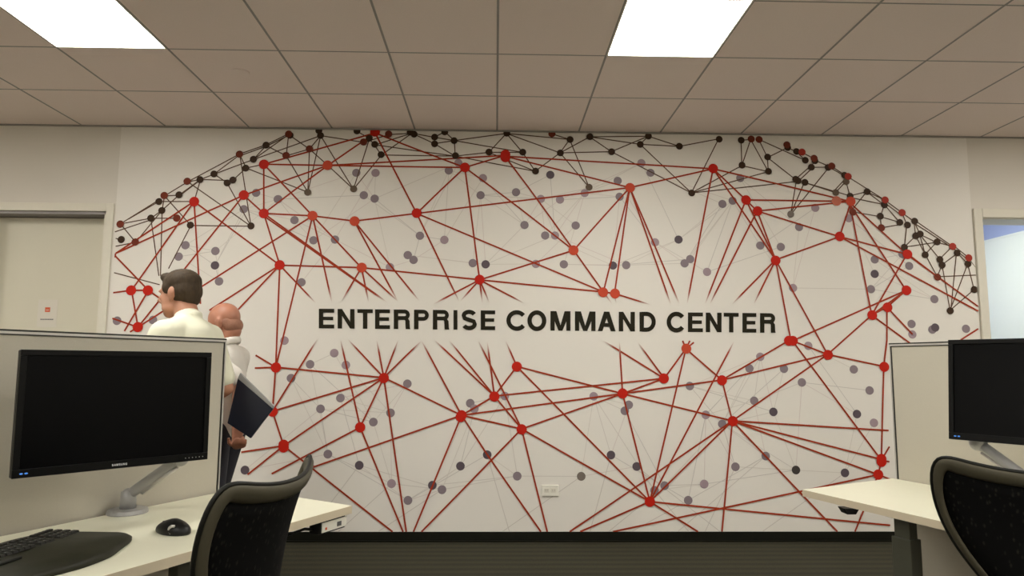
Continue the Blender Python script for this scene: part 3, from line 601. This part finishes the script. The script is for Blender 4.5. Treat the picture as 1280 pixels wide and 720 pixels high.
for ri_,(ry,sc) in enumerate(rows):
    xs_=[-.235+i*.0192 for i in range(15)]+[.070+i*.0192 for i in range(3)]+[.150+i*.0192 for i in range(5)]
    if ri_==5: xs_=[-.235,-.21,-.185,-.05,-.03,-.008,.068,.087,.106,.14,.16,.178,.197]
    for x in xs_:
        if cnt>=100: break
        yy=ry-.026*(1-(x/.25)**2)
        z=kz(x,yy)
        if tpl is None:
            bk2=bmesh.new(); g=kw/2
            a=[bk2.verts.new((sx*g,sy*g,0)) for sx,sy in ((-1,-1),(1,-1),(1,1),(-1,1))]; c=[bk2.verts.new((sx*g*.76,sy*g*.76,.0065)) for sx,sy in ((-1,-1),(1,-1),(1,1),(-1,1))]
            bk2.faces.new(c)
            for i in range(4): bk2.faces.new((a[i],a[(i+1)%4],c[(i+1)%4],c[i]))
            # printed legend
            ll=[bk2.verts.new((px_,py_,.0067)) for px_,py_ in ((-.003,0),(-.001,0),(-.001,.003),(-.003,.003))]; f=bk2.faces.new(ll); f.material_index=1
            tpl=fin('key',bk2,[m_key,m_ptext],kb); k_=tpl
        else:
            k_=tpl.copy(); COL.objects.link(k_); k_.parent=kb
        k_.location=(x,yy,z-.001); k_.scale=(1,sc,1); cnt+=1
bm.free()
bm=bmesh.new(); box(bm,-.155,-.06,-.032,-.016,kz(.1,-.02)-.001,kz(.1,-.02)+.006); fin('space_bar',bm,m_key,kb,bevel=.002)
# mouse
mq=C0+ray(216,664)*((.705-CZ)/ray(216,664).z)
ms=tag(empty('computer_mouse',(mq.x,mq.y,.7005),math.atan2(.35,-.93)-.15),'black mouse with a silver accent, left desk','mouse'); ms.scale=(1.15,1.1,1.1)
bm=bmesh.new(); ell(bm,(0,0,.008),(.062,.034,.032),seg=32)
for v in bm.verts:
    if v.co.z<0: v.co.z=0
    t=v.co.x/.062
    v.co.z*=1-.28*max(0,t)-.12*max(0,-t); v.co.y*=1-.18*max(0,t)
fin('shell',bm,m_black,ms,smooth=True)
bm=bmesh.new(); lathe(bm,[(.008,-.004),(.008,.004)],(0,0,0),18)
for v in bm.verts: v.co=Vector((.034+v.co.x,v.co.z,.022+v.co.y))
fin('scroll_wheel',bm,m_rim,ms,smooth=False)
bm=bmesh.new()
for k in range(7):
    a=-.5+k*.17; 
tube(bm,[( -.032+.012*math.cos(a),.0325*math.sqrt(max(0,1-((-.032+.012*math.cos(a))/.062)**2))*.90,.016+.011*math.sin(a)) for a in (-1.2,-.6,0,.6,1.2,1.9)],.0042,8); fin('silver_accent',bm,m_alu,ms,smooth=True)
# ------------------------------------------------------------------ chairs
WT=[(.58,.035),(.62,.07),(.68,.12),(.74,.168),(.80,.205),(.86,.226),(.92,.238),(.97,.245),(1.03,.246)]
def back_pt(u,z,off=0):
    tab_w=WT
    tab_y=[(.58,-.235),(.66,-.222),(.74,-.215),(.80,-.218),(.86,-.226),(.92,-.240),(.97,-.253),(1.03,-.276)]
    w=lerp(tab_w,z); y=lerp(tab_y,z)
    return Vector((u*w,y+.075*u*u-off,z))
def outline(ins):
    # closed loop of (u,z): top edge dips in the middle
    pts=[]
    n=24
    def top(u): 
        a=abs(u); return .980+.040*(a**2.2)-(.0 if a<.9 else (a-.9)**2*1.2)
    for i in range(n+1):
        u=-1+2*i/n; pts.append((u,top(u)))
    zs=[.93,.89,.85,.81,.77,.73,.69,.65,.62,.60]
    for z in zs: pts.append((1,z))
    for u in (.6,.2,-.2,-.6): pts.append((u,.59))
    for z in zs[::-1]: pts.append((-1,z))
    P=[back_pt(u,z) for u,z in pts]
    # smooth in 3-D
    for _ in range(3): P=[(P[i-1]+P[i]*2+P[(i+1)%len(P)])/4 for i in range(len(P))]
    if ins:
        c=Vector((0,0,.80)); Q=[]
        for i,p in enumerate(P):
            d=P[(i+1)%len(P)]-P[i-1]; nrm=Vector((0,1,0)); inn=d.cross(nrm).normalized(); k_=min(1,max(0,(p.z-.92)/.06)); k_=k_*k_*(3-2*k_)*min(1,max(0,(1.0-abs(p.x)/.246)/.12)); iz=ins*(.42+.58*k_)
            if (Vector((0,p.y,.80))-p).dot(inn)<0: inn=-inn
            q=p+inn*iz; w=lerp(WT,q.z)
            uu=max(-1,min(1,q.x/w)); b_=back_pt(uu,q.z); Q.append(Vector((q.x,b_.y,q.z)))
        for _ in range(2): Q=[(Q[i-1]+Q[i]*2+Q[(i+1)%len(Q)])/4 for i in range(len(Q))]
        return Q
    return P
def chair():
    r=empty('office_chair')
    O=outline(0); I=outline(.038); N=len(O)
    bm=bmesh.new()
    th=Vector((0,.014,0))
    a=[bm.verts.new(p-th*.6) for p in O]; b_=[bm.verts.new(p-th*.5) for p in I]; c=[bm.verts.new(p+th) for p in O]; d=[bm.verts.new(p+th*.6) for p in I]
    m_=[bm.verts.new((O[i]+I[i])/2-th*1.0) for i in range(N)]
    for A,B in ((a,m_),(m_,b_),(b_,d),(d,c),(c,a)):
        for i in range(N): bm.faces.new((A[i],A[(i+1)%N],B[(i+1)%N],B[i]))
    fr=fin('back_frame',bm,m_frame,r,smooth=True); fr.modifiers.new('sub','SUBSURF').render_levels=1; fr.modifiers['sub'].levels=1
    bm=bmesh.new(); tube(bm,[p+Vector((0,.002,0)) for p in O],.0055,8,closed=True,up=Vector((0,1,0))); er=fin('edge_rim',bm,m_rim,fr,smooth=True); er.modifiers.new('sub','SUBSURF').render_levels=1; er.modifiers['sub'].levels=1
    # mesh panel: rings towards the centre
    bm=bmesh.new(); rings=[]; cen=Vector((0,0,.80))
    for s in (1.035,.8,.6,.4,.2,.05):
        rg=[]
        for p in I:
            x=p.x*s; z=cen.z+(p.z-cen.z)*s; w=lerp(WT,z)
            y=back_pt(max(-1,min(1,x/w)),z).y
            rg.append(bm.verts.new((x,y+.004+.006*(1-s),z)))
        rings.append(rg)
    for A,B in zip(rings,rings[1:]):
        for i in range(N): bm.faces.new((A[i],A[(i+1)%N],B[(i+1)%N],B[i]))
    bm.faces.new(rings[-1]); o=fin('back_mesh',bm,m_mesh,r,smooth=True); sd=o.modifiers.new('s','SOLIDIFY'); sd.thickness=.003
    # spine and yoke
    bm=bmesh.new(); tube(bm,[(0,-.05,.40),(0,-.20,.42),(0,-.27,.48),(0,-.268,.58),(0,-.252,.66)],[.028,.028,.026,.022,.016],12,sx=1.3,sy=.7); fin('spine',bm,m_rim,r,smooth=True)
    for sx in (-1,1):
        bm=bmesh.new(); tube(bm,[(0,-.262,.60),(sx*.06,-.262,.66),(sx*.13,-.235,.72)],[.014,.012,.010],10); fin('back_yoke',bm,m_rim,r,smooth=True)
    # seat
    bm=bmesh.new(); sp=catmull([Vector(p) for p in ((-.22,-.20,0),(0,-.22,0),(.22,-.20,0),(.255,0,0),(.25,.2,0),(.14,.26,0),(0,.27,0),(-.14,.26,0),(-.25,.2,0),(-.255,0,0))],4)
    rings=[]
    for s,z in ((.86,.435),(.97,.445),(1,.465),(.97,.487),(.85,.497),(.5,.492),(.1,.488)): rings.append([bm.verts.new((p.x*s,p.y*s,z-(.02*max(0,(p.y*s-.15)/.12)))) for p in sp])
    for A,B in zip(rings,rings[1:]):
        for i in range(len(sp)): bm.faces.new((A[i],A[(i+1)%len(sp)],B[(i+1)%len(sp)],B[i]))
    bm.faces.new(rings[0][::-1]); bm.faces.new(rings[-1]); fin('seat',bm,m_blackm,r,smooth=True)
    bm=bmesh.new(); box(bm,-.09,.09,-.12,.12,.385,.437); fin('tilt_mechanism',bm,m_rim,r,bevel=.012)
    bm=bmesh.new(); lathe(bm,[(.030,.10),(.030,.25),(.016,.252),(.016,.386)],n=20); fin('gas_column',bm,m_rim,r)
    bm=bmesh.new(); lathe(bm,[(.045,.075),(.05,.09),(.045,.12),(.034,.135)],n=24); fin('base_hub',bm,m_rim,r)
    for k in range(5):
        a=2*PI*k/5+.3; dx,dy=math.cos(a),math.sin(a)
        bm=bmesh.new(); tube(bm,[(dx*.03,dy*.03,.108),(dx*.18,dy*.18,.096),(dx*.31,dy*.31,.078)],[.024,.02,.015],10,sx=1,sy=.8); lg=fin('base_leg',bm,m_rim,r,smooth=True)
        bm=bmesh.new()
        for s in (-1,1):
            c_=Vector((dx*.31-dy*s*.017,dy*.31+dx*s*.017,.029)); ax_=Vector((-dy,dx,0)); tube(bm,[c_-ax_*.009,c_+ax_*.009],.029,18)
        tube(bm,[(dx*.31,dy*.31,.03),(dx*.31,dy*.31,.08)],.008,8); fin('caster',bm,m_black,lg)
    return r
def set_chair(o,pos,face): # face = heading vector
    o.location=(pos[0],pos[1],0); o.rotation_euler=(0,0,math.atan2(face[1],face[0])-PI/2)
ch=chair(); tag(ch,'black mesh-backed office chair at the left desk, turned side-on','office chair','mesh-backed office chairs')
f1=Vector((-.995,.09)).normalized(); set_chair(ch,(-.412+f1.x*.275,1.54+f1.y*.275),f1)
ch2=copy_tree(ch); tag(ch2,'black mesh-backed office chair cut by the right edge, seen from behind','office chair','mesh-backed office chairs')
f2=Vector((.44,.90)).normalized(); set_chair(ch2,(1.295+f2.x*.27,1.60+f2.y*.27),f2)
# ------------------------------------------------------------------ people
def head_shapes(bm,c,f,up,bald=False):
    # c centre of skull, f facing, up ; builds skull, jaw, nose, ears
    f=f.normalized(); s=f.cross(up).normalized(); up=s.cross(f).normalized()
    rot=Matrix(((s.x,f.x,up.x,0),(s.y,f.y,up.y,0),(s.z,f.z,up.z,0),(0,0,0,1)))
    P=lambda a,b_,c_: c+s*a+f*b_+up*c_
    ell(bm,P(0,-.008,.03),(.077,.096,.088),rot,28)       # cranium
    ell(bm,P(0,.03,-.03),(.064,.062,.085),rot,24)         # face
    ell(bm,P(0,.052,-.088),(.036,.036,.030),rot,16)       # chin
    for q in (-1,1):
        ell(bm,P(q*.040,.030,-.07),(.024,.045,.028),rot,14) # jaw sides
        ell(bm,P(q*.034,.078,-.012),(.018,.012,.012),rot,12) # cheekbones
        ell(bm,P(q*.029,.084,.022),(.020,.010,.008),rot,12)  # brows
        ell(bm,P(q*.078,-.006,-.008),(.010,.020,.032),rot@Matrix.Rotation(q*-.3,4,'Z'),16) # ear
        ell(bm,P(q*.085,-.014,.002),(.007,.014,.022),rot,12)
        ell(bm,P(q*.077,.0,-.036),(.008,.011,.012),rot,10)
    tube(bm,[P(0,.088,.020),P(0,.108,-.012),P(0,.113,-.024)],[.009,.012,.014],10); ell(bm,P(0,.100,-.028),(.018,.013,.010),rot,12)
    ell(bm,P(0,.086,-.055),(.024,.012,.006),rot,12); ell(bm,P(0,.084,-.066),(.021,.012,.006),rot,12)
    return P,rot
def hand(bm,w,d,n,curl=.6,side=1):
    # w wrist, d direction towards fingers, n palm normal; fingers curl towards n
    d=d.normalized(); n=(n-d*n.dot(d)).normalized(); s=d.cross(n)*side
    tube(bm,[w-d*.02,w+d*.03,w+d*.085],[.026,.038,.040],12,sx=1,sy=.42,up=n)
    for k,(off,L) in enumerate(((-.030,.068),(-.010,.078),(.010,.072),(.029,.058))):
        p=w+d*.082+s*off; dd=d.copy(); r=.0088; pts=[p-d*.02,p]
        for seg in (.42,.33,.25):
            dd=(dd*math.cos(curl)+n*math.sin(curl)).normalized() if True else dd
            n2=(n-dd*n.dot(dd)); p=p+dd*L*seg; pts.append(p)
            ncur=(n*math.cos(curl)-d*math.sin(curl)).normalized()
            n=ncur if n2.length>.01 else n; d=dd
        tube(bm,pts,[.010,.0095,.009,.0082,.007],10); ell(bm,pts[-1],(.007,)*3,seg=10)
        n=(n0:=hand_n); d=hand_d
def person(name,label,head_c,face,root,height_top,headup,arms,skinm,shirtm,trm,hairfn,lean=Vector((0,0,0)),sleeve_long=False):
    global hand_n,hand_d
    r=tag(empty(name,(root.x,root.y,0)),label,'person'); off=Vector((root.x,root.y,0))
    f=Vector((face.x,face.y,0)).normalized(); s=f.cross(Vector((0,0,1)))
    L=lambda a,b_,c_: s*a+f*b_+Vector((0,0,c_))
    H=height_top
    hc=head_c-off
    neck=hc-headup*.13-f*.02
    zsh=H-.30; zhip=H*.53
    chest=L(0,.0,zsh-.14)+lean*.6; hips=L(0,-.01,zhip); shc=L(0,-.015,zsh)+lean
    bm=bmesh.new()
    P,rot=head_shapes(bm,hc,Vector((face.x,face.y,face.z)),headup)
    cone(bm,hc-headup*.05-f*.025,shc+Vector((0,0,.02)),.056,.062)
    ell(bm,chest,(.165,.11,.19),Matrix.Rotation(math.atan2(s.y,s.x),4,'Z'))
    ell(bm,hips+Vector((0,0,.05)),(.15,.105,.16),Matrix.Rotation(math.atan2(s.y,s.x),4,'Z'))
    cone(bm,chest-Vector((0,0,.05)),hips+Vector((0,0,.05)),.13,.13)
    sh=[]
    for k,(q,elb,wr,hd,hn) in enumerate(arms):
        S=shc+s*(.185*q)+Vector((0,0,-.035)); sh.append(S)
        cone(bm,shc+s*.07*q,S,.055,.055); cone(bm,S,elb,.052,.042); cone(bm,elb,wr,.042,.028)
        hand_n=hn.normalized(); hand_d=hd.normalized(); hand_n=(hand_n-hand_d*hand_n.dot(hand_d)).normalized()
        # palm + fingers
        d=hand_d; n=hand_n; t=d.cross(n)
        tube(bm,[wr-d*.02,wr+d*.03,wr+d*.085],[.027,.040,.041],14,sx=1,sy=.42,up=n)
        for o_,Lf in ((-.030,.070),(-.010,.080),(.010,.074),(.029,.058)):
            p=wr+d*.082+t*o_; pts=[p-d*.02,p]; ang=0
            for sg in (.42,.33,.25):
                ang+=.55; p=p+(d*math.cos(ang)+n*math.sin(ang))*Lf*sg; pts.append(p)
            tube(bm,pts,[.0105,.0098,.0092,.0084,.0072],10)
        p=wr+d*.03-t*.03*q; tube(bm,[p,p+(d*.7-t*.5*q+n*.3)*.035,p+(d*1.2-t*.55*q+n*.7)*.05],[.014,.0115,.009],10)
    for q in (-1,1):
        hp=hips+s*.085*q; kn=Vector(s*.095*q+f*(.03+.05*q))+Vector((0,0,H*.285)); an=s*.10*q+f*(-.03+.08*q)+Vector((0,0,.085))
        cone(bm,hp,kn,.085,.056); cone(bm,kn,an,.054,.038); cone(bm,an-Vector((0,0,.04)),an+f*.14-Vector((0,0,.055)),.036,.026)
    body=fin('body',bm,skinm,r); remesh(body,.0075,3,.5)
    # shirt
    bm=bmesh.new(); rz=Matrix.Rotation(math.atan2(s.y,s.x),4,'Z')
    ell(bm,chest+Vector((0,0,.01)),(.188,.135,.20),rz); ell(bm,chest-f*.015+Vector((0,0,.07)),(.17,.115,.13),rz)
    ell(bm,hips+Vector((0,0,.12)),(.172,.13,.17),rz); cone(bm,chest-Vector((0,0,.05)),hips+Vector((0,0,.05)),.152,.150)
    ell(bm,shc+Vector((0,0,-.02)),(.15,.085,.06),rz)
    cone(bm,shc+Vector((0,0,-.01)),shc+Vector((0,0,.035))+ (neck-shc)*.25,.078,.068)
    for (q,elb,wr,hd,hn),S in zip(arms,sh):
        cone(bm,shc+s*.06*q-Vector((0,0,.0)),S+Vector((0,0,-.005)),.066,.072)
        e=elb if sleeve_long else S+(elb-S)*.80
        cone(bm,S,e,.072,.064); 
        if sleeve_long: cone(bm,e,wr,.06,.040)
    o=fin('shirt',bm,shirtm,r); remesh(o,.010,5,.6)
    # collar ring
    bm=bmesh.new(); cc=shc+(neck-shc)*.45+Vector((0,0,.025)); pts=[]
    for k in range(20):
        a=2*PI*k/20; pts.append(cc+s*.066*math.cos(a)+f*(.068*math.sin(a)+.004)+Vector((0,0,-.022*math.sin(a))))
    tube(bm,pts,.017,8,closed=True,sx=.6,sy=1.2); fin('collar',bm,shirtm,o,smooth=True)
    bm=bmesh.new(); ell(bm,hips+Vector((0,0,.02)),(.168,.125,.14),rz)
    for q in (-1,1):
        hp=hips+s*.085*q; kn=Vector(s*.095*q+f*(.03+.05*q))+Vector((0,0,H*.285)); an=s*.10*q+f*(-.03+.08*q)+Vector((0,0,.085))
        cone(bm,hp,kn,.103,.078); cone(bm,kn,an+Vector((0,0,-.01)),.076,.064)
    o=fin('trousers',bm,trm,r); remesh(o,.012,4,.6)
    for q in (-1,1):
        an=s*.10*q+f*(-.03+.08*q); bm=bmesh.new()
        ell(bm,an+f*.04+Vector((0,0,.045)),(.05,.075,.045),rz); ell(bm,an+f*.12+Vector((0,0,.035)),(.048,.075,.035),rz); box(bm,-.045,.045,-.04,.19,0,.03,0,Matrix.Translation(an)@rz)
        o=fin('shoe',bm,m_shoe,r); remesh(o,.008,4,.6)
    hairfn(r,P,rot)
    return r
def hair1(r,P,rot):
    bm=bmesh.new()
    ell(bm,P(0,-.018,.056),(.086,.096,.074),rot,28)
    ell(bm,P(0,-.036,.012),(.083,.078,.078),rot,28)
    ell(bm,P(0,.050,.090),(.060,.040,.030),rot@Matrix.Rotation(.3,4,'X'),20)
    ell(bm,P(0,-.060,-.028),(.062,.042,.045),rot,20)
    for q in (-1,1): ell(bm,P(q*.064,.020,.030),(.018,.034,.036),rot,14)
    o=fin('hair',bm,m_hair,r); remesh(o,.006,4,.6)
    tx=bpy.data.textures.new('hair_noise','CLOUDS'); tx.noise_scale=.014
    dm=o.modifiers.new('d','DISPLACE'); dm.texture=tx; dm.strength=.004; dm.mid_level=.5
def hair2(r,P,rot):
    bm=bmesh.new()
    ell(bm,P(0,-.043,-.036),(.069,.053,.050),rot,24)
    for q in (-1,1): ell(bm,P(q*.060,-.03,-.012),(.014,.036,.024),rot,16)
    o=fin('hair_fringe',bm,m_stub,r); remesh(o,.006,3,.5)
Z=Vector((0,0,1))
# man 1
Ym=3.55
hc=ony(224.5,368,Ym)
f=Vector((-.96,.16,-.12)); fh=Vector((-.84,.54,0)).normalized(); s=fh.cross(Z)
root=Vector((hc.x,hc.y,0))-fh*.10
up=(Z+fh*.12).normalized()
def Lc(a,b_,c_): return s*a+fh*b_+Vector((0,0,c_))
H1=1.70
arms=[(1,Lc(.24,.02,1.10),Lc(.20,.22,.98),Lc(-.2,.9,-.1),Lc(-1,0,-.3)),(-1,Lc(-.24,.02,1.10),Lc(-.20,.20,.95),Lc(.2,.9,-.2),Lc(1,0,-.3))]
person('person','man with brown hair and cream shirt facing left behind the partition',hc,f,root,H1,up,arms,m_skin,m_shirt,m_trou,hair1,lean=fh*.03+Vector((0,0,.0)))
# man 2
Ym2=4.10
hc2=ony(281,404,Ym2)
fh=Vector((-.98,.18,0)).normalized(); f=Vector((fh.x,fh.y,-.45)); s=fh.cross(Z)
root=Vector((hc2.x,hc2.y,0))+fh*.0
H2=1.60
ro=root
elb=ony(300,478,3.96)-ro; wr=ony(296,556,3.93)-ro
arms=[(1,Lc(.25,.1,1.0),Lc(.16,.30,1.0),Lc(-.3,.9,0),Lc(-1,0,0)),(-1,elb,wr,Vector((.42,-.85,.05)),Vector((.1,.1,1)))]
person('person','bald man in a white shirt, mostly hidden behind the brown-haired man',hc2,f,root,H2,(Z+fh*.45).normalized(),arms,m_skin2,m_shirt2,m_trou,hair2,lean=fh*.03)
# folder held by man 2
yf=3.83
c1=ony(297,473,yf); c2=ony(341,511,yf); c3=ony(313,548,yf); c4=ony(284,529,yf)
fo=tag(empty('laptop',(c1+c2+c3+c4)/4),'closed dark laptop with a silver edge held beside the partition','laptop'); fc=Vector(fo.location)
def slab(pts,y0,y1):
    bm=bmesh.new(); a=[bm.verts.new(p-fc+Vector((0,y0,0))) for p in pts]; b_=[bm.verts.new(p-fc+Vector((0,y1,0))) for p in pts]
    bm.faces.new(a); bm.faces.new(b_[::-1])
    for i in range(4): bm.faces.new((a[i],a[(i+1)%4],b_[(i+1)%4],b_[i]))
    return bm
fin('laptop_body',slab([c1,c2,c3,c4],.0,.02),m_navy,fo,bevel=.003)
e1=c1+Vector((.012,0,.030)); e2_=c2+Vector((.006,0,.014))
fin('silver_edge',slab([e1,e2_,c2,c1],.0,.02),m_silver,fo,bevel=.002)
# ------------------------------------------------------------------ world / view
w=bpy.data.worlds.new('world'); scene.world=w; w.use_nodes=True; w.node_tree.nodes['Background'].inputs[0].default_value=(.5,.5,.5,1); w.node_tree.nodes['Background'].inputs[1].default_value=.02
scene.view_settings.view_transform='Standard'; scene.view_settings.look='None'; scene.view_settings.exposure=0; scene.view_settings.gamma=1; scene.view_settings.use_curve_mapping=False
